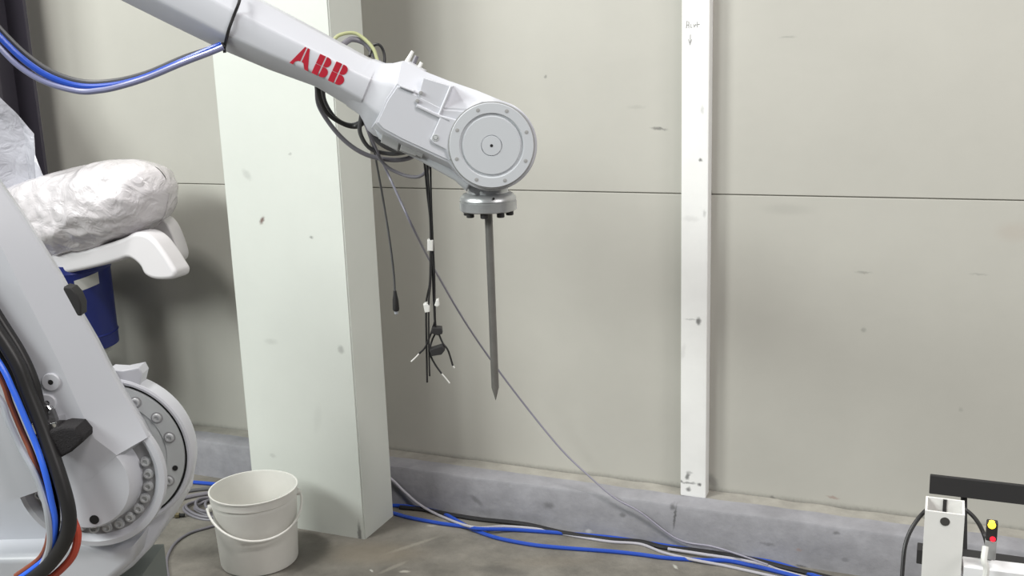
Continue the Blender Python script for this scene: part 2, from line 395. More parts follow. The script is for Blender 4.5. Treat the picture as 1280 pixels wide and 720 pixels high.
# --- wrist housing
tw = -.105
C0 = rp(614.5, 181.5, tw); pm = pxm(614, 181, tw)
def arc_px(cx, cy, r, a0, a1, n):
    return [(cx+r*math.cos(math.radians(a0+(a1-a0)*i/n)), cy-r*math.sin(math.radians(a0+(a1-a0)*i/n))) for i in range(n+1)]
arcO = arc_px(614.5, 181.5, 57, 76, -122, 40); arcI = arc_px(614.5, 181.5, 55, 96, -140, 40)
outer = [(503, 76), (528, 88), (561, 101), (596, 113)] + arcO + [(566, 216), (528, 200), (500, 188), (474, 172), (464, 160), (484, 112)]
inner = [(496, 106), (519, 117), (556, 136), (584, 138)] + arcI + [(560, 202), (528, 187), (502, 175), (478, 162), (470, 153), (483, 125)]
bm = bmesh.new(); no = len(outer)
vi = [bm.verts.new(rp(x, y, tw)) for x, y in inner]; vo = [bm.verts.new(rp(x, y, tw+.05 if not 4 <= i < 45 else tw+.006)) for i, (x, y) in enumerate(outer)]
vb = [bm.verts.new(rp(x, y, .09)) for x, y in outer]
f0 = bm.faces.new(vi); bm.faces.new(vb[::-1])
for i in range(no):
    k = (i+1) % no
    bm.faces.new((vi[i], vi[k], vo[k], vo[i])); bm.faces.new((vo[i], vo[k], vb[k], vb[i]))
bmesh.ops.recalc_face_normals(bm, faces=bm.faces)
bmesh.ops.bevel(bm, geom=list(f0.edges), offset=.004, segments=2, affect='EDGES', clamp_overlap=True)
wrist = wn(from_bm('wrist_housing', bm, M_robot, robot))
# lower facet, slightly set back and angled
slab('lower_cover', rpoly([(470, 158), (530, 184), (590, 225), (584, 237), (569, 223), (528, 200), (500, 186), (476, 172)], -.03), -.075, .09, M_robot_g, wrist, bev=.008)
for q in (((478, 166), (500, 177), (497, 189), (476, 178)), ((502, 177), (523, 187), (520, 196), (500, 188)), ((520, 184), (531, 190), (528, 198), (517, 192))):
    slab('connector_block', rpoly(q, -.08), -.085, .02, M_lower, wrist, bev=.003)
# round cover
Cm = Matrix.Translation(C0-Vector((0, .007, 0))) @ FACE
seamr = 54*pm
lathe('cover_seam', [(seamr*1.0, -.009), (seamr*1.0, .0012), (seamr*.972, .0012), (seamr*.972, -.004)], Cm, M_lower, wrist, 96)
cov = lathe('round_cover', [(52.6*pm, -.009), (52.6*pm, .003), (52*pm, .0042), (40.5*pm, .0042), (39*pm, -.0005), (37*pm, -.0005), (35.5*pm, .0035), (14*pm, .0036), (13.2*pm, .0036), (13*pm, .002), (12.3*pm, .002), (12*pm, .0046), (2*pm, .0048)], Cm, M_robot_g, wrist, 96)
lathe('centre_hole', [(1.9*pm, .003), (1.9*pm, .0053)], Cm, M_hole, cov, 12)
for k in range(8):
    a = math.radians(19+45*k)
    lathe('cover_screw', [(2.5*pm, .003), (2.5*pm, .0046), (1.1*pm, .005)], Cm @ Matrix.Translation((46.5*pm*math.cos(a), 46.5*pm*math.sin(a), 0)), M_lower, cov, 10)
# mounting plate corner with a socket screw, pocket, ribs
slab('side_plate', rpoly([(551, 144), (538, 174), (541, 179), (557, 187), (562, 200), (569, 198), (564, 181), (569, 160), (572, 150)], tw-.006), tw-.006, tw+.01, M_robot, wrist, bev=.003)
Sm = Matrix.Translation(rp(544.5, 172, tw-.006)) @ FACE
lathe('socket_screw', [(4.4*pm, -.003), (4.4*pm, .001), (3.2*pm, .0012), (3*pm, 0), (2.4*pm, 0), (2.2*pm, .002), (1.1*pm, .002), (1, -.003)][:-1], Sm, M_plate, wrist, 20)
slab('top_pocket', rpoly([(529, 97), (564, 108), (549, 143), (520, 130)], tw), tw+.001, tw+.045, M_robot, wrist, bev=.002)
slab('pocket_rib', rpoly([(562, 107), (566, 108), (550, 146), (547, 143)], tw-.004), tw-.004, tw+.045, M_robot, wrist, bev=.003)
slab('edge_ridge', rpoly([(500, 106), (518, 113), (517, 116), (499, 109)], tw-.006), tw-.005, tw+.01, M_robot, wrist, bev=.0025)
slab('edge_ridge', rpoly([(521, 130), (564, 150), (562, 154), (520, 134)], tw-.006), tw-.006, tw+.01, M_robot, wrist, bev=.0025)
for x, y in ((526, 116), (522, 126)):
    lathe('small_screw', [(2.4*pm, -.002), (2.4*pm, .005), (1.2*pm, .0055)], Matrix.Translation(rp(x, y, tw)) @ FACE, M_lower, wrist, 12)
tube('cable_gland', [rp(506, 82, 0), rp(516, 64, 0)], [.006, .0035], M_white, wrist, 10, 0)
tube('cable_gland', [rp(514, 86, .03), rp(521, 70, .03)], [.006, .005], M_greyc, wrist, 10, 0)
tube('cable_gland', [rp(522, 88, .0), rp(527, 78, .0)], [.005, .004], M_white, wrist, 10, 0)
# --- flange: vertical axis
fc = rp(610, 250, 0); pf = pxm(610, 250, 0)
Fm = Matrix.Translation(fc)
flange = lathe('wrist_flange', [(24*pf, 20*pf), (26*pf, 10*pf), (31*pf, 8.5*pf), (35*pf, 4*pf), (35.5*pf, 1*pf), (34.5*pf, .5*pf), (34.5*pf, -1*pf)][::-1], Fm, M_alu, robot, 64)
lathe('flange_hole', [(1.6*pf, 0), (1.6*pf, .6*pf)], Matrix.Translation(rp(617, 248.5, -35*pf)) @ FACE, M_hole, flange, 10)
tool = lathe('tool_plate', [(5*pf, -13*pf), (33.5*pf, -13*pf), (35.8*pf, -11.5*pf), (35.8*pf, -1.2*pf), (35*pf, -.6*pf)], Fm, M_alu, robot, 64)
for k in range(8):
    a = math.radians(22.5+45*k+12)
    lathe('bolt', [(4.0*pf, -19.2*pf), (4.8*pf, -18.6*pf), (4.8*pf, -12*pf)], Fm @ Matrix.Translation((27*pf*math.cos(a), 27*pf*math.sin(a), 0)), M_blackm, tool, 16)
zt = rp(620, 500, 0).z-fc.z; zs = rp(618.5, 484, 0).z-fc.z
spike = lathe('spike', [(.0006, zt), (5.0*pf, zs), (5.0*pf, -12*pf)], Fm, M_steel, robot, 24)
spike['label'] = 'long pointed grey steel rod'

# --- shoulder joint
J = rp(140, 568, .06); pj = pxm(140, 568, .06)
def jm(t): return Matrix.Translation((J.x, t, J.z)) @ FACE
# fixed frame casting: drum with raised ring
frame = lathe('shoulder_casting', [(98*pj, -.06), (99.5*pj, -.045), (100*pj, -.012), (99*pj, -.003), (96.5*pj, .0), (94*pj, -.001), (93*pj, -.004), (92.7*pj, -.014), (80*pj, -.014)], jm(.06), M_robot, robot, 96)
lathe('seal_ring', [(93*pj, -.015), (93*pj, -.008), (90.0*pj, -.008), (90.0*pj, -.015)], jm(.06), M_hole, frame, 96)
lathe('gear_plate', [(90.2*pj, -.012), (90.2*pj, .0), (69*pj, .001), (68*pj, -.002), (40*pj, -.002)], jm(.06), M_plate, frame, 96)
for ang in (61, 37, 15, -29, 84):
    a = math.radians(ang); x, z = 77*pj*math.cos(a), 77*pj*math.sin(a)
    lathe('counterbore', [(7.6*pj, -.001), (7.6*pj, .0014)], jm(.06) @ Matrix.Translation((x, z, 0)), M_rec, frame, 18)
    o = lathe('bolt', [(5.8*pj, 0), (5.8*pj, .004), (5.2*pj, .0055), (5*pj, .007), (3*pj, .0075), (2.8*pj, .004)], jm(.06) @ Matrix.Translation((x, z, 0)), M_screw, frame, 18)
a = math.radians(-15); lathe('bolt_hole', [(3.4*pj, 0), (3.4*pj, .003)], jm(.06) @ Matrix.Translation((80*pj*math.cos(a), 80*pj*math.sin(a), 0)), M_hole, frame, 14)
# lug on top of the ring
slab('lug', rpoly([(140, 475), (142, 457), (160, 458), (180, 454), (184, 462), (180, 480)], .10), .065, .115, M_robot, frame, bev=.004)
# base body under the drum
bp_ = rpoly([(200, 560), (220, 618), (217, 640), (196, 675), (172, 700), (150, 716), (60, 745), (-160, 760), (-160, 560), (30, 520), (130, 500)], .12)
body = slab('base_body', bp_, .075, .30, M_robot, robot, bev=.012)
slab('front_ledge', rpoly([(-120, 694), (60, 690), (100, 672), (140, 684), (175, 672), (168, 700), (120, 742), (60, 756), (-120, 760)], .0), -.02, .12, M_robot, body, bev=.02, segs=4)
# pedestal down to the floor
bm = bmesh.new()
zz = rp(100, 735, .1).z
bm_box(bm, (J.x-.38, .08, .03), (J.x-.0, .34, zz)); bm_box(bm, (J.x-.42, .02, .0), (J.x+.0, .40, .03))
from_bm('pedestal', bm, mat('pedestal_grey', (.16, .18, .17), .6), robot)
# lower arm end: disc with screw channel
tA = -.085
la = lathe('arm_end_disc', [(50*pj, -.15), (55*pj, -.06), (84*pj, -.03), (89*pj, -.02), (90*pj, -.008), (88.5*pj, .0), (82*pj, .002), (78*pj, -.004), (75.5*pj, -.014), (61*pj, -.016), (59.5*pj, -.012), (57*pj, .034), (54*pj, .0415), (20*pj, .0417), (1*pj, .0418)], jm(tA), M_robot, robot, 96)
for k in range(20):
    a = math.radians(13-k*13.4)
    x, z = 68*pj*math.cos(a), 68*pj*math.sin(a)
    lathe('cap_screw', [(6.2*pj, -.018), (6.2*pj, -.0125), (5.2*pj, -.0115), (5.0*pj, -.005), (3.2*pj, -.0045), (2.8*pj, -.009)], jm(tA) @ Matrix.Translation((x, z, 0)), M_screw, la, 16)
lathe('channel_floor', [(76*pj, -.02), (76*pj, -.0135), (61*pj, -.0150)], jm(tA), M_rec, la, 64)
ah = rp(121, 646, tA-.027); 
lathe('access_hole', [(5.6*pj, -.002), (5.6*pj, .0012)], Matrix.Translation((ah.x, tA-.0417, ah.z)) @ FACE, M_hole, la, 20)
# beam: front face + lighter chamfered flank
tB = -.127
edge = [(-70, 130), (0, 228), (30, 270), (75, 342), (100, 388), (121, 424), (138, 458), (160, 496), (179, 527), (188, 545)]
ridge = [(-70, 205), (-20, 275), (0, 306), (25, 358), (60, 425), (90, 490), (112, 540), (128, 566), (146, 569)]
lft = [(-150, 560), (-150, 200), (-120, 150)]
bm = bmesh.new()
n = len(edge)
def rv(x, y, t): return bm.verts.new(rp(x, y, t))
ridge10 = [ridge[0], ridge[1], ridge[2], ridge[3], ridge[4], (76, 458), ridge[5], (103, 518), (118, 548), ridge[8]]
A = [rv(x, y, tB) for x, y in ridge10]                      # front face / flank crease
B = [rv(x-4, y+2, tB+.040) for x, y in edge]                   # flank outer edge
Cc = [rv(x-2, y, tB+.044) for x, y in edge]
D = [rv(x+0, y, tB+.050) for x, y in edge]
E_ = [rv(x+2.5, y-1, .06) for x, y in edge]
for U_, V_ in ((A, B), (B, Cc), (Cc, D), (D, E_)):
    for i in range(n-1): bm.faces.new((U_[i], U_[i+1], V_[i+1], V_[i]))
# front face left of the crease
Lf = [rv(x, y, tB) for x, y in ((-190, 290), (-175, 340), (-160, 390), (-145, 440), (-130, 490), (-100, 560), (-60, 625), (8, 628), (60, 610), (112, 600))]
for i in range(n-1): bm.faces.new((A[i], A[i+1], Lf[i+1], Lf[i]))
Lb = [bm.verts.new(v.co+Vector((0, .15, 0))) for v in Lf]
for i in range(n-1): bm.faces.new((Lf[i], Lf[i+1], Lb[i+1], Lb[i]))
for i in range(n-1): bm.faces.new((E_[i], E_[i+1], Lb[i+1], Lb[i]))
bm.faces.new([A[-1], B[-1], Cc[-1], D[-1], E_[-1], Lb[-1], Lf[-1]]); bm.faces.new([A[0], B[0], Cc[0], D[0], E_[0], Lb[0], Lf[0]])
larm = from_bm('lower_arm', bm, M_robot, robot); larm.data.set_sharp_from_angle(angle=math.radians(10))
# round end cover on the front face
ec = rp(108, 594, tB)
# bosses
for x, y, in ((64.5, 477), (60, 503)):
    Bm = Matrix.Translation(rp(x, y, tB)) @ FACE
    bo = lathe('boss', [(10.5*pj, -.004), (10.5*pj, .004), (9.5*pj, .006), (3.2*pj, .0065), (3*pj, .003)], Bm, M_robot, larm, 28)
    lathe('boss_hole', [(2.6*pj, .003), (2.6*pj, .0068)], Bm, M_hole, bo, 12)
# black bracket on the edge
slab('stop_block', rpoly([(79, 362), (84, 356), (93, 358), (100, 366), (105, 378), (105, 392), (98, 395)], -.07), -.088, -.05, M_blackm, larm, bev=.004)

# ================================================================ HOSES ON THE ROBOT
def rtube(name, px, r, M, label, cat, seg=10, sm=8, group=None):
    pts = [rp(p[0], p[1], p[2]+HT) for p in px]
    o = tube(name, pts, r, M, None, seg, sm); o.matrix_world = MR
    return tag(o, label, cat, group)
HT = -.014
rtube('black_hose', [(-60, 330, -.15), (-10, 405, -.15), (20, 452, -.155), (36, 492, -.16), (55, 540, -.17), (76, 600, -.19), (86, 640, -.20), (84, 668, -.20), (70, 695, -.19), (45, 720, -.17), (0, 750, -.15)], .0165, M_black, 'thick black hose bundle nearest the viewer running down the lower robot arm', 'hose', 14)
rtube('black_hose', [(-60, 300, -.125), (-5, 392, -.125), (25, 440, -.13), (42, 478, -.135), (52, 520, -.14), (66, 568, -.15), (80, 615, -.165), (84, 655, -.17), (70, 690, -.16), (44, 716, -.14), (0, 742, -.12)], .013, M_black, 'black hose squeezed between the robot arm and the thickest hose', 'hose', 12)
rtube('black_hose', [(-60, 345, -.128), (-12, 425, -.13), (16, 470, -.135), (32, 508, -.14), (48, 550, -.15), (64, 610, -.165), (70, 650, -.17), (60, 690, -.16), (34, 718, -.14), (0, 738, -.12)], .010, M_black, 'thin black hose beside the bright blue hose on the robot arm', 'hose', 12)
rtube('blue_hose', [(-40, 400, -.17), (0, 455, -.175), (16, 487, -.18), (31, 522, -.185), (45, 556, -.19), (56, 590, -.2), (64, 625, -.2), (69, 655, -.195), (62, 690, -.18), (40, 712, -.165), (-10, 745, -.14)], .0068, M_blueb, 'bright blue hose running down the lower robot arm', 'hose')
rtube('brown_hose', [(-40, 410, -.155), (0, 470, -.16), (13, 504, -.165), (27, 538, -.17), (40, 568, -.18), (50, 598, -.185), (58, 632, -.19), (62, 662, -.18), (52, 695, -.16), (20, 720, -.14)], .0068, M_brown, 'reddish brown hose just left of the bright blue hose', 'hose')
rtube('clear_tube', [(-40, 455, -.165), (0, 500, -.17), (10, 525, -.175), (25, 558, -.18), (40, 585, -.19), (52, 612, -.195), (60, 645, -.2), (62, 680, -.19), (52, 708, -.175), (30, 740, -.15)], .0075, M_clear, 'pale translucent tube at the outer left of the hose bundle', 'hose')
rtube('orange_hose', [(91, 648, -.165), (97, 668, -.17), (92, 692, -.17), (78, 710, -.165), (55, 728, -.15), (20, 745, -.14)], .0092, M_orange, 'orange red hose curving out below the black hoses', 'hose')
HT = 0
# clamp and strap
clamp = empty('hose_clamp', RB, ROT, label='shiny chrome clamp holding the hoses to the lower arm', cat='clamp')
slab('band', rpoly([(41, 528), (52, 522), (62, 527), (74, 524), (76, 532), (60, 540), (44, 540)], -.16), -.178, -.125, M_chrome, clamp, bev=.003)
slab('bracket', rpoly([(48, 506), (58, 500), (67, 508), (74, 526), (60, 530), (46, 522)], -.13), -.14, -.1255, M_dgrey, clamp, bev=.003)
lathe('bolt', [(5.5*pj, 0), (5.5*pj, .010), (4.4*pj, .012)], Matrix.Translation(rp(60, 510, -.14)) @ FACE, M_chrome, clamp, 6)
strap = slab('strap', rpoly([(50, 542), (60, 534), (86, 526), (103, 527), (112, 538), (112, 545), (98, 557), (76, 569), (66, 566), (56, 556)], -.15), -.192, -.125, M_velcro, None, bev=.008)
strap.matrix_world = MR; tag(strap, 'black fabric strap wrapped round the hoses on the lower arm', 'strap')

# big blue hose loop at upper left
loopA = [(-60, -20, -.1), (-20, 22, -.1), (0, 46, -.1), (30, 75, -.1), (62, 96, -.1), (100, 108, -.1), (140, 107, -.1), (180, 97, -.1), (225, 78, -.1), (262, 62, -.09), (277, 56, -.085)]
rtube('blue_hose', loopA, .0072, M_blue, 'blue hose sagging in a loop at the upper left under the upper arm', 'hose')
rtube('clear_tube', [(-64, -14, -.1), (-25, 28, -.1), (-5, 54, -.1), (24, 83, -.1), (58, 103, -.102), (98, 114, -.106), (125, 113, -.112), (150, 108, -.118), (185, 97, -.115), (228, 79, -.11), (262, 66, -.10), (279, 59, -.095)], .0064, mat('translucent_tube', (.22, .23, .38), .3), 'pale translucent tube running below and before the sagging blue hose', 'hose')
rtube('grey_hose', [(x+4, y-6+(x > 240)*4, t+.02) for x, y, t in loopA[:-1]]+[(279, 56, -.08)], .0055, M_dgrey, 'dark grey tube along the top of the sagging blue hose', 'hose')

# ================================================================ CABLES ROUND THE WRIST
rtube('black_cable', [(398, 104, .02), (400, 122, .03), (410, 142, .05), (430, 155, .06), (446, 158, .06), (456, 150, .03), (452, 140, .0)], .0058, M_black, 'black cable looping under the upper arm beside the column edge', 'cable')
rtube('black_cable', [(404, 104, .05), (406, 126, .06), (420, 148, .07), (440, 156, .07), (462, 146, .06)], .0045, M_dgrey, 'dark grey cable looping tightly behind the black cable loop', 'cable')
rtube('grey_cable', [(396, 108, .08), (400, 135, .1), (425, 170, .1), (455, 192, .1), (490, 200, .1), (515, 196, .08), (524, 184, .05)], .0055, M_greyc, 'wide grey cable loop hanging lowest below the wrist', 'cable')
rtube('grey_cable', [(452, 142, .02), (450, 165, .04), (462, 185, .06), (485, 192, .08), (508, 190, .07), (522, 182, .04)], .005, M_dgrey, 'dark cable loop tucked directly below the wrist housing', 'cable')
rtube('grey_cable', [(455, 150, .04), (476, 200, .08), (500, 217, .08), (522, 221, .06), (534, 212, .04), (538, 198, .0)], .0042, M_greyc, 'thin grey cable loop ending at the hanging black wires', 'cable')
rtube('black_cable', [(460, 158, .03), (468, 172, .04), (484, 184, .05), (500, 188, .05), (522, 190, .03)], .0065, M_dgrey, 'thick dark cable bundled against the underside of the wrist', 'cable')
rtube('yellow_cable', [(415, 52, .10), (424, 44, .11), (440, 41, .12), (452, 46, .12), (466, 60, .11), (472, 76, .10)], .0042, M_yellow, 'yellow green cable arching above the upper arm', 'cable')
rtube('grey_cable', [(428, 56, .10), (440, 49, .12), (456, 54, .13), (468, 68, .12), (474, 80, .10)], .007, M_greyc, 'grey cable arching above the upper arm under the yellow one', 'cable')
rtube('black_cable', [(462, 70, .10), (466, 58, .12), (474, 56, .12), (480, 66, .12), (481, 82, .10)], .0035, M_black, 'small black cable loop sticking up behind the wrist neck', 'cable')

# hanging black wire bundle
wires = empty('hanging_wires', RB, ROT, label='bundle of thin black wires hanging from the wrist with stripped white ends', cat='wires')
def wt(name, px, r, M=M_black): return tube(name, [rp(x, y, t) for x, y, t in px], r, M, wires, 7, 6)
wt('wire', [(530, 198, 0), (534, 240, 0), (538, 280, 0), (538, 330, -.005), (537, 356, 0), (533, 378, .01), (533, 420, .01), (534, 478, .01)], .0026)
wt('wire', [(533, 198, .01), (537, 250, .01), (540, 300, .01), (541, 350, .0), (543, 395, 0), (543, 404, 0), (536, 424, 0), (531, 435, 0), (524, 442, 0)], .0024)
wt('wire', [(538, 202, .0), (539, 250, -.008), (541, 300, -.008), (543, 345, -.006), (544, 400, -.004), (547, 413, 0), (553, 428, 0), (560, 438, 0), (566, 457, 0)], .0024)
wt('wire', [(534, 198, -.008), (537, 260, -.008), (539, 310, -.01), (538, 355, -.01), (536, 378, -.01), (536, 425, -.01), (537, 470, -.005)], .0022)
wt('wire', [(545, 415, 0), (540, 426, .004), (537, 440, 0), (543, 454, 0), (552, 467, 0)], .0024)
for p, q in (((524, 442), (514, 452)), ((552, 467), (562, 479)), ((566, 457), (568, 460))):
    o = wt('stripped_end', [(p[0], p[1], 0), ((p[0]+q[0])/2+.3, (p[1]+q[1])/2, 0), (q[0], q[1], 0)], .0018, M_tie)
    o['label'] = 'bare white wire end'
for q in ((537, 307, 5.0, 13), ):
    slab('tape', rpoly([(q[0]-3, q[1]-7), (q[0]+4.5, q[1]-7), (q[0]+4.5, q[1]+7), (q[0]-3, q[1]+7)], -.012), -.013, .013, M_tie, wires, bev=.003)
slab('tag', rpoly([(529, 381), (533, 379), (537, 382), (537, 390), (531, 391)], -.012), -.013, .008, M_tie, wires, bev=.002)
slab('tag', rpoly([(545, 375), (548, 374), (549, 382), (546, 384), (543, 382)], -.012), -.013, .004, M_tie, wires, bev=.002)
slab('connector', rpoly([(540, 409), (552, 410), (553, 417), (547, 419), (538, 416)], -.01), -.014, .012, M_blackm, wires, bev=.002)
slab('connector', rpoly([(537, 437), (553, 432), (556, 438), (552, 443), (539, 445)], -.012), -.016, .012, M_blackm, wires, bev=.002)

# hanging grey lead with black plug, further back beside the column
plug = empty('hanging_lead', RB, ROT, label='thin grey lead hanging straight beside the column with a black plug', cat='cable')
tube('lead', [rp(462, 160, .1), rp(470, 200, .2), rp(479, 250, .25), rp(487, 300, .25), rp(492, 340, .25), rp(494, 370, .25)], .0028, M_dgrey, plug, 8)
lathe('plug_body', [(.0075, -.042), (.009, -.038), (.0078, -.012), (.0055, 0), (.004, .012)], Matrix.Translation(rp(494, 369, .25)), M_blackm, plug, 14)
lathe('plug_tip', [(.005, -.050), (.005, -.04)], Matrix.Translation(rp(494, 369, .25)), M_clear, plug, 10)

# long grey cable from the wrist to the floor
pts = [MR @ rp(456, 152, -.02), MR @ rp(463, 170, .0), MR @ rp(484, 215, .12)]
for x, y, Y in ((515, 282, -1.05), (545, 340, -.75), (580, 400, -.5), (613, 449, -.3), (655, 505, -.2), (700, 560, -.16), (735, 594, -.145), (768, 622, -.135), (800, 640, -.13)): pts.append(on_wall(x, y, Y))
for x, y in ((850, 668), (890, 683), (920, 692), (960, 706)): 
    p = on_floor(x, y, .035); p.y = min(p.y, -CD-.012-.0); pts.append(p)
tag(tube('grey_cable', pts, .0031, mat('slate_cable', (.27, .26, .32), .4), None, 8), 'long thin grey cable slanting from the wrist down to the curb', 'cable')

# ================================================================ FLOOR HOSES
def ftube(name, px, r, M, label, cat, z=None, seg=8):
    pts = [on_floor(p[0], p[1], (p[2] if len(p) > 2 else 0)+r) for p in px]
    for p in pts: p.y = min(p.y, -CD-.007-r)
    return tag(tube(name, pts, r, M, None, seg), label, cat)
ftube('blue_hose', [(470, 632), (500, 632), (522, 633), (537, 635), (555, 642), (575, 653), (592, 662), (620, 672), (660, 680), (695, 684), (762, 689), (800, 693), (830, 697), (875, 700), (910, 701), (940, 707), (970, 714), (1000, 722), (1060, 740)], .0068, M_blue, 'blue hose lying frontmost on the floor along the curb', 'hose')
ftube('blue_hose', [(470, 638), (490, 641), (512, 647), (550, 654), (580, 658, .002), (600, 661, .014), (640, 662, .002), (685, 665), (735, 669), (770, 671), (810, 676), (862, 680), (892, 682), (920, 686), (943, 694), (975, 705), (1020, 720), (1080, 742)], .0068, M_blue, 'blue hose lying nearer the curb, crossing under the front one', 'hose')
ftube('pale_cable', [(484, 588, .12), (495, 601, .09), (505, 613, .06), (525, 631, .02), (553, 646, .0), (592, 659, .016), (630, 658, .003), (670, 661), (718, 670), (762, 677), (800, 680), (830, 691), (868, 700, .006), (905, 707), (955, 718), (1000, 728)], .0048, M_greyl, 'pale grey cable falling from the column edge and lying between the blue hoses', 'cable')
ftube('pale_cable', [(835, 686, .006), (880, 693, .008), (920, 699, .006), (955, 706), (975, 713), (1020, 725)], .0052, M_greyl, 'short pale cable length between the blue hoses near the curb', 'cable')
ftube('black_cable', [(500, 634), (530, 637), (562, 643), (600, 649), (655, 655), (705, 666), (760, 674), (800, 677), (830, 684), (870, 688), (930, 697), (980, 709), (1020, 718), (1080, 733)], .008, M_black, 'black cable pressed into the corner of floor and curb', 'cable')  # cable drawn thicker to stand in for the shadow along the curb foot
ftube('blue_hose', [(150, 590), (200, 600), (232, 602), (268, 605), (300, 609)], .0075, M_blue, 'short piece of blue hose visible between robot base and bucket', 'hose')
ftube('grey_cable', [(180, 640), (215, 627), (240, 620), (270, 615), (300, 612)], .008, M_greyc, 'thick grey cable just below the blue hose beside the bucket', 'cable')
ftube('grey_cable', [(180, 630), (215, 619), (240, 613), (270, 610), (300, 608)], .007, M_dgrey, 'dark grey cable under the short blue hose beside the bucket', 'cable')
ftube('grey_cable', [(214, 735), (209, 712), (209, 697), (218, 680), (236, 667), (258, 660), (280, 654)], .0048, M_greyc, 'single grey cable curving forward over the floor left of the bucket', 'cable')
# coil
bm = bmesh.new(); cc = on_floor(272, 637)
for k in range(6):
    rx = .125-.013*k; ry = .082-.008*k; off = Vector((random.uniform(-.012, .012), random.uniform(-.01, .01), .006+.0075*(k % 3)))
    ph = random.random()*6
    tube_bm(bm, [cc+off+Vector((rx*math.cos(a), ry*math.sin(a), .004*math.sin(3*a+ph))) for a in [i*2*math.pi/28 for i in range(29)]], .0052, 8, 0)
coil = from_bm('cable_coil', bm, M_greyc); tag(coil, 'coiled grey cable lying on the floor behind the bucket', 'cable')
# pipe fitting on the floor
ft = empty('pipe_fitting', on_floor(222, 647), .4, label='small dark brass fitting lying on the floor by the robot base', cat='fitting')
lathe('hex_nut', [(.010, -.008), (.010, .008)], Matrix.Translation((0, 0, .0092)) @ Matrix.Rotation(math.pi/2, 4, 'Y'), mat('old_brass', (.13, .11, .06), .5, metal=.5), ft, 6)
lathe('stub', [(.006, .008), (.006, .026)], Matrix.Translation((0, 0, .0092)) @ Matrix.Rotation(math.pi/2, 4, 'Y'), M_hole, ft, 12)
lathe('stub', [(.006, -.022), (.006, -.008)], Matrix.Translation((0, 0, .0092)) @ Matrix.Rotation(math.pi/2, 4, 'Y'), M_plate, ft, 12)

# ================================================================ BUCKET
bl = on_floor(325, 699); bk = empty('bucket', (bl.x+.0, bl.y+.0, 0), .0, label='white plastic bucket with handle standing on the floor before the column', cat='bucket')
R1, R2, HB = .125, .138, .256
lathe('shell', [(R1-.008, 0), (R1-.002, .003), (R1, .008), (R1+(R2-R1)*.80, HB*.82), (R2-.002, HB*.84), (R2-.004, HB*.87), (R2+.001, HB*.885), (R2+.001, HB-.006), (R2+.004, HB-.004), (R2+.004, HB), (R2-.001, HB), (R2-.003, HB-.01), (R1-.003, .008), (R1-.02, .005)], Matrix.Identity(4), M_bucket, bk, 72)
hp = []
for i in range(21):
    a = math.pi*i/20
    hp.append(Vector(((R2+.012)*math.cos(a)*1.0, -.155*math.sin(a)*1.0, HB-.045-.075*math.sin(a))))
for p in hp:   # keep the bail just outside the shell
    rr = math.hypot(p.x, p.y); need = R2+.008
    if rr < need: p.x *= need/rr; p.y *= need/rr
hd = tube('handle', hp, .0042, M_bucket, bk, 8, 3)
hd.rotation_euler = (0, 0, .80)
for s in (-1, 1):
    lathe('handle_lug', [(.012, -.008), (.012, .010), (.008, .012)], Matrix.Rotation(.80, 4, 'Z') @ Matrix.Translation((s*(R2-.002), 0, HB-.045)) @ Matrix.Rotation(s*math.pi/2, 4, 'Y'), M_bucket, bk, 16)

# ================================================================ BAG, FOAM, DRUM
def pillow(name, outline, Yc, thick, M, parent, amp=.02, freq=6, nr=26, na=150, seed=0):
    W = [on_wall(x, y, Yc) for x, y in outline]; P = catmull(W+[W[0]], 8)[:-1]
    c = sum(P, Vector())/len(P); m_ = len(P)
    bm = bmesh.new(); fr = []
    for side in (-1, 1):
        rs = []
        for i in range(nr+1):
            rho = i/nr; row = []
            for k in range(na):
                u = k*m_/na; a, b_ = P[int(u) % m_], P[(int(u)+1) % m_]; e = a.lerp(b_, u-int(u))
                p = c.lerp(e, rho)
                p = p + Vector((0, side*thick*math.sqrt(max(0, 1-rho**2.6)), 0))
                q = Vector((p.x, p.y, p.z))*freq+Vector((seed, 0, 0))
                d1 = 1-2*abs(noise.noise(q)); d2 = 1-2*abs(noise.noise(q*2.3+Vector((5, 1, 2)))); d3 = noise.noise(q*5)
                dv = (p-c).normalized() if (p-c).length > 1e-6 else Vector((0, side, 0))
                p = p + (dv*.6+Vector((0, side*.9, 0)))*amp*(d1*.7+d2*.4+d3*.25-.5)*(1 if rho < .99 else .7)
                row.append(bm.verts.new(p))
            rs.append(row)
        fr.append(rs)
        for a, b_ in zip(rs, rs[1:]):
            for k in range(na): bm.faces.new((a[k], a[(k+1) % na], b_[(k+1) % na], b_[k]))
    bmesh.ops.remove_doubles(bm, verts=bm.verts, dist=.0015)
    return from_bm(name, bm, M, parent)
bag = pillow('plastic_bag', [(20, 232), (44, 222), (70, 216), (100, 208), (140, 200), (170, 199), (196, 210), (209, 228), (212, 250), (207, 270), (192, 280), (175, 292), (150, 303), (105, 316), (50, 325), (0, 300), (-10, 260)], -.33, .17, M_film, None, amp=.016, freq=5, nr=40, na=220)
tag(bag, 'crumpled milky plastic bag piled on the white foam cover', 'bag')
bm = bmesh.new(); g = []
fo = [((-40, 50), (-40, 300)), ((-8, 92), (-5, 290)), ((4, 116), (12, 280)), ((18, 142), (32, 275)), ((32, 168), (50, 262)), ((46, 193), (62, 250)), ((60, 216), (76, 240))]
for i, (a, b_) in enumerate(fo):
    row = []
    for k in range(9):
        t = k/8; x = a[0]+(b_[0]-a[0])*t; y = a[1]+(b_[1]-a[1])*t
        p = on_wall(x, y, -.36); p.y += .03*noise.noise(p*9) - .03*math.sin(i*1.3+t*2)
        row.append(bm.verts.new(p))
    g.append(row)
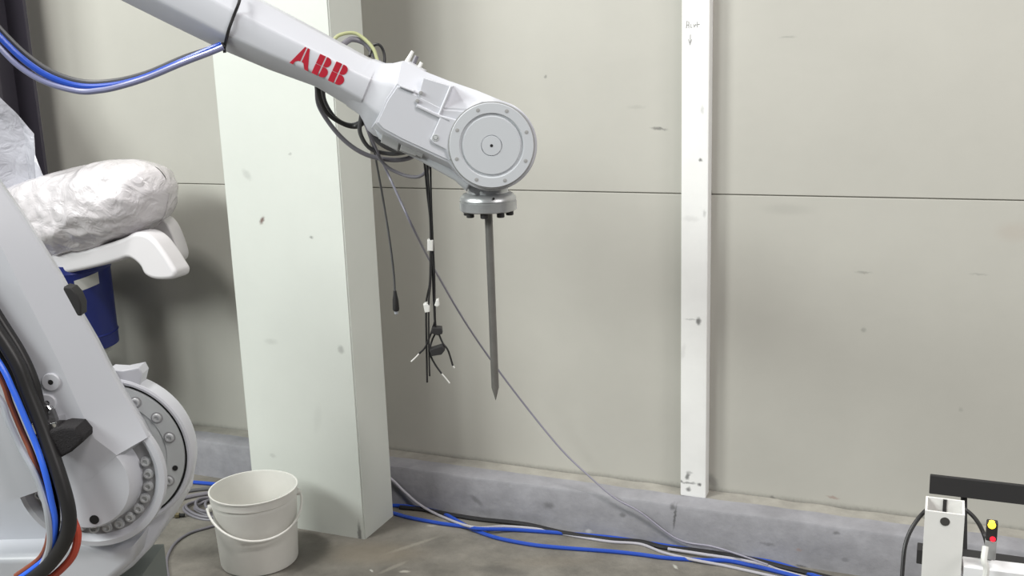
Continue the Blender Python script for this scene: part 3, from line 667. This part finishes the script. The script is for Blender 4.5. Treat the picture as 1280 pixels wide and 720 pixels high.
for a, b_ in zip(g, g[1:]):
    for k in range(8): bm.faces.new((a[k], a[k+1], b_[k+1], b_[k]))
bmesh.ops.subdivide_edges(bm, edges=bm.edges[:], cuts=2, use_grid_fill=True, smooth=1)
bmesh.ops.solidify(bm, geom=bm.faces[:], thickness=.0015)
sheet = from_bm('plastic_sheet', bm, M_film2); tag(sheet, 'bluish translucent plastic sheet rising behind the robot arm left of the bag', 'plastic sheet')

def wslab(name, px, Y0, Y1, M, label=None, cat=None, bev=.01, sm=4, parent=None, segs=4):
    W = [on_wall(x, y, Y0) for x, y in px]
    if sm: W = catmull(W+[W[0]], sm)[:-1]
    o = slab(name, [(p.x, p.z) for p in W], Y0, Y1, M, parent, bev, segs)
    return tag(o, label, cat)
foam = wslab('foam_cover', [(40, 322), (72, 317), (110, 311), (150, 299), (166, 291), (180, 292), (192, 300), (203, 314), (214, 331), (219, 341), (215, 349), (194, 350), (180, 344), (173, 332), (160, 323), (145, 327), (120, 334), (76, 343), (40, 346)], -.42, -.335, M_foam,
      'white moulded foam cover drooping at its right end, under the plastic bag', 'foam cover', .018)
foam2 = wslab('foam_cover', [(140, 292), (170, 285), (188, 276), (200, 273), (210, 283), (219, 304), (223, 320), (218, 328), (203, 318), (188, 302), (158, 302)], -.25, -.19, M_foam,
      'second white foam cover, its tip showing right behind the drooping one', 'foam cover', .016)
# drum
dr = on_wall(131, 380, -.30); zt_ = on_wall(110, 326, -.3).z; zb_ = on_wall(146, 436, -.3).z
RD = .15
drum = empty('blue_drum', (dr.x-RD, -.31, zb_), label='dark blue plastic drum with a paper label under the foam cover', cat='drum')
h = zt_-zb_
lathe('drum_shell', [(RD-.01, 0), (RD, .006), (RD, .05), (RD+.004, .055), (RD, .06), (RD, h-.04), (RD+.004, h-.03), (RD, h-.02), (RD-.006, h)], Matrix.Identity(4), M_drum, drum, 64)
bm = bmesh.new(); vs = []
a0 = math.radians(-38)
for k in range(7):
    a = a0+math.radians(6*k); zc = on_wall(126, 356, -.35).z-zb_
    vs.append([bm.verts.new((math.cos(a)*(RD+.0015), math.sin(a)*(RD+.0015), zc+s*.022+.003*k)) for s in (-1, 1)])
for a, b_ in zip(vs, vs[1:]): bm.faces.new((a[0], b_[0], b_[1], a[1]))
from_bm('paper_label', bm, M_label, drum)
cr = empty('storage_box', (dr.x-RD, -.31, 0), label='pale grey box on the floor carrying the blue drum', cat='box')
lbox('box_body', (-.19, -.10, 0), (RD-.06, .06, zb_-.03), M_label, cr, .006)
lbox('lid', (-.195, -.11, zb_-.03), (RD-.05, .07, zb_), M_label, cr, .005)

# ================================================================ STAND AT LOWER RIGHT
dS = 1.72; SR = .0
def ad(x, y, d): return at_depth(x, y, d)
sp_t = ad(1181, 641, dS); psz = (ad(1204, 641, dS)-ad(1158, 641, dS)).length
stand = empty('steel_stand', (sp_t.x, sp_t.y+.03, 0), -.34+.32, label='white steel fixture stand with open square post and black rails at lower right', cat='stand')
rot = ROT+.0
stand.rotation_euler = (0, 0, SR)
MS = Matrix.Translation(stand.location) @ Matrix.Rotation(SR, 4, 'Z'); MSI = MS.inverted()
h = psz/2; zt = sp_t.z; wt_ = .0035
bm = bmesh.new()
def ring(hh, z): return [bm.verts.new((sx*hh, sy*hh, z)) for sx, sy in ((-1, -1), (1, -1), (1, 1), (-1, 1))]
o0, o1, i1, i0 = ring(h, 0), ring(h, zt), ring(h-wt_, zt), ring(h-wt_, zt-.3)
for a, b_ in ((o0, o1), (o1, i1), (i1, i0)):
    for k in range(4): bm.faces.new((a[k], a[(k+1) % 4], b_[(k+1) % 4], b_[k]))
bm.faces.new(o0[::-1]); bm.faces.new(i0)
M_sq = mat('post_white', (.80, .79, .77), .5, noise_amt=.05, nscale=12)
sqp = from_bm('square_post', bm, M_sq, stand, smooth=False)
hz = MSI @ ad(1181, 660, dS-.02)
lathe('drilled_hole', [(.0075, -.001), (.0075, .0006)], Matrix.Translation((hz.x, -h, hz.z)) @ FACE, M_rec2, sqp, 24)
lbox('weld_seam', (-.003, h-wt_-.002, zt-.06), (.003, h-wt_+.001, zt-.0005), M_blackm, sqp)
def sbar(name, a, b_, w2, d2, M, bev=.002):
    """box bar between two world points"""
    A_, B_ = MSI @ a, MSI @ b_; d = B_-A_; L_ = d.length
    q = d.to_track_quat('X', 'Z').to_matrix().to_4x4(); mt = Matrix.Translation(A_) @ q
    return box(name, (0, -d2, -w2), (L_, d2, w2), M, stand, bev, mt)
a = on_wall(1162, 604.5, -.75); b_ = a+Vector((1.0, 0, 0)); sbar('black_rail', a, b_, .023, .006, M_blackm)
a = on_wall(1146, 691, -.78); b_ = a+Vector((1.0, 0, 0)); sbar('black_rail', a, b_, .018, .02, M_blackm)
a = on_wall(1205, 622, -.75); c = on_wall(1205, 690, -.77); sbar('upright_strut', a+Vector((0, .012, 0)), c+Vector((0, .012, 0)), .006, .006, M_blackm)
a = on_wall(1178, 700, -.79); sbar('rail_leg', a, Vector((a.x, a.y, .0)), .015, .015, M_blackm)
aW = ad(1203, 710, 1.75); sbar('white_beam', aW, aW+Vector((math.cos(.05), math.sin(.05), 0))*.6, .0125, .02, mat('white_gloss', (.85, .85, .87), .3))
aW2 = aW+Vector((math.cos(.05), math.sin(.05), 0))*.58; sbar('beam_leg', aW2, Vector((aW2.x, aW2.y, 0)), .015, .015, M_sq)
# sensor on the beam
dd = (MSI @ ad(1237, 698, dS))
sens = empty('status_lamp', MS @ dd, SR, label='small black sensor with glowing yellow and red lights on the white beam', cat='sensor')
u = 1.85/1300
lbox('sensor_body', (-6*u, -5*u, 0), (6*u, 5*u, 24*u), M_lower, sens, .002)
lbox('sensor_head', (-6*u, -5*u, 24*u), (6*u, 5*u, 47*u), M_blackm, sens, .002)
lathe('yellow_light', [(4.2*u, -4*u), (4.2*u, 1.5*u), (2.5*u, 2.5*u)], Matrix.Translation((-.5*u, -4.5*u, 44*u)) @ FACE, M_ledy, sens, 16)
lathe('red_light', [(3.0*u, -3*u), (3.0*u, .8*u)], Matrix.Translation((1.5*u, -4.8*u, 27*u)) @ FACE, M_ledr, sens, 14)
tag(tube('black_cable', [ad(1126, 760, dS+.05), ad(1128, 715, dS+.06), ad(1132, 680, dS+.07), ad(1143, 655, dS+.08), ad(1160, 636, dS+.09), ad(1180, 628, dS+.10), ad(1200, 633, dS+.09), ad(1218, 647, dS+.06), ad(1230, 668, dS+.02), ad(1236, 692, dS+.02), ad(1237, 700, dS+.02)], .0036, M_black, None, 10),
    'black cable arching over behind the open square post', 'cable')
tt = tube('white_strap', [ad(1232, 683, dS-.03), ad(1230, 700, dS-.035), ad(1233, 712, dS-.035), ad(1229, 735, dS-.03)], .005, M_tie, None, 8, 5)
tag(tt, 'white plastic strap tied over the white beam beside the sensor', 'strap')
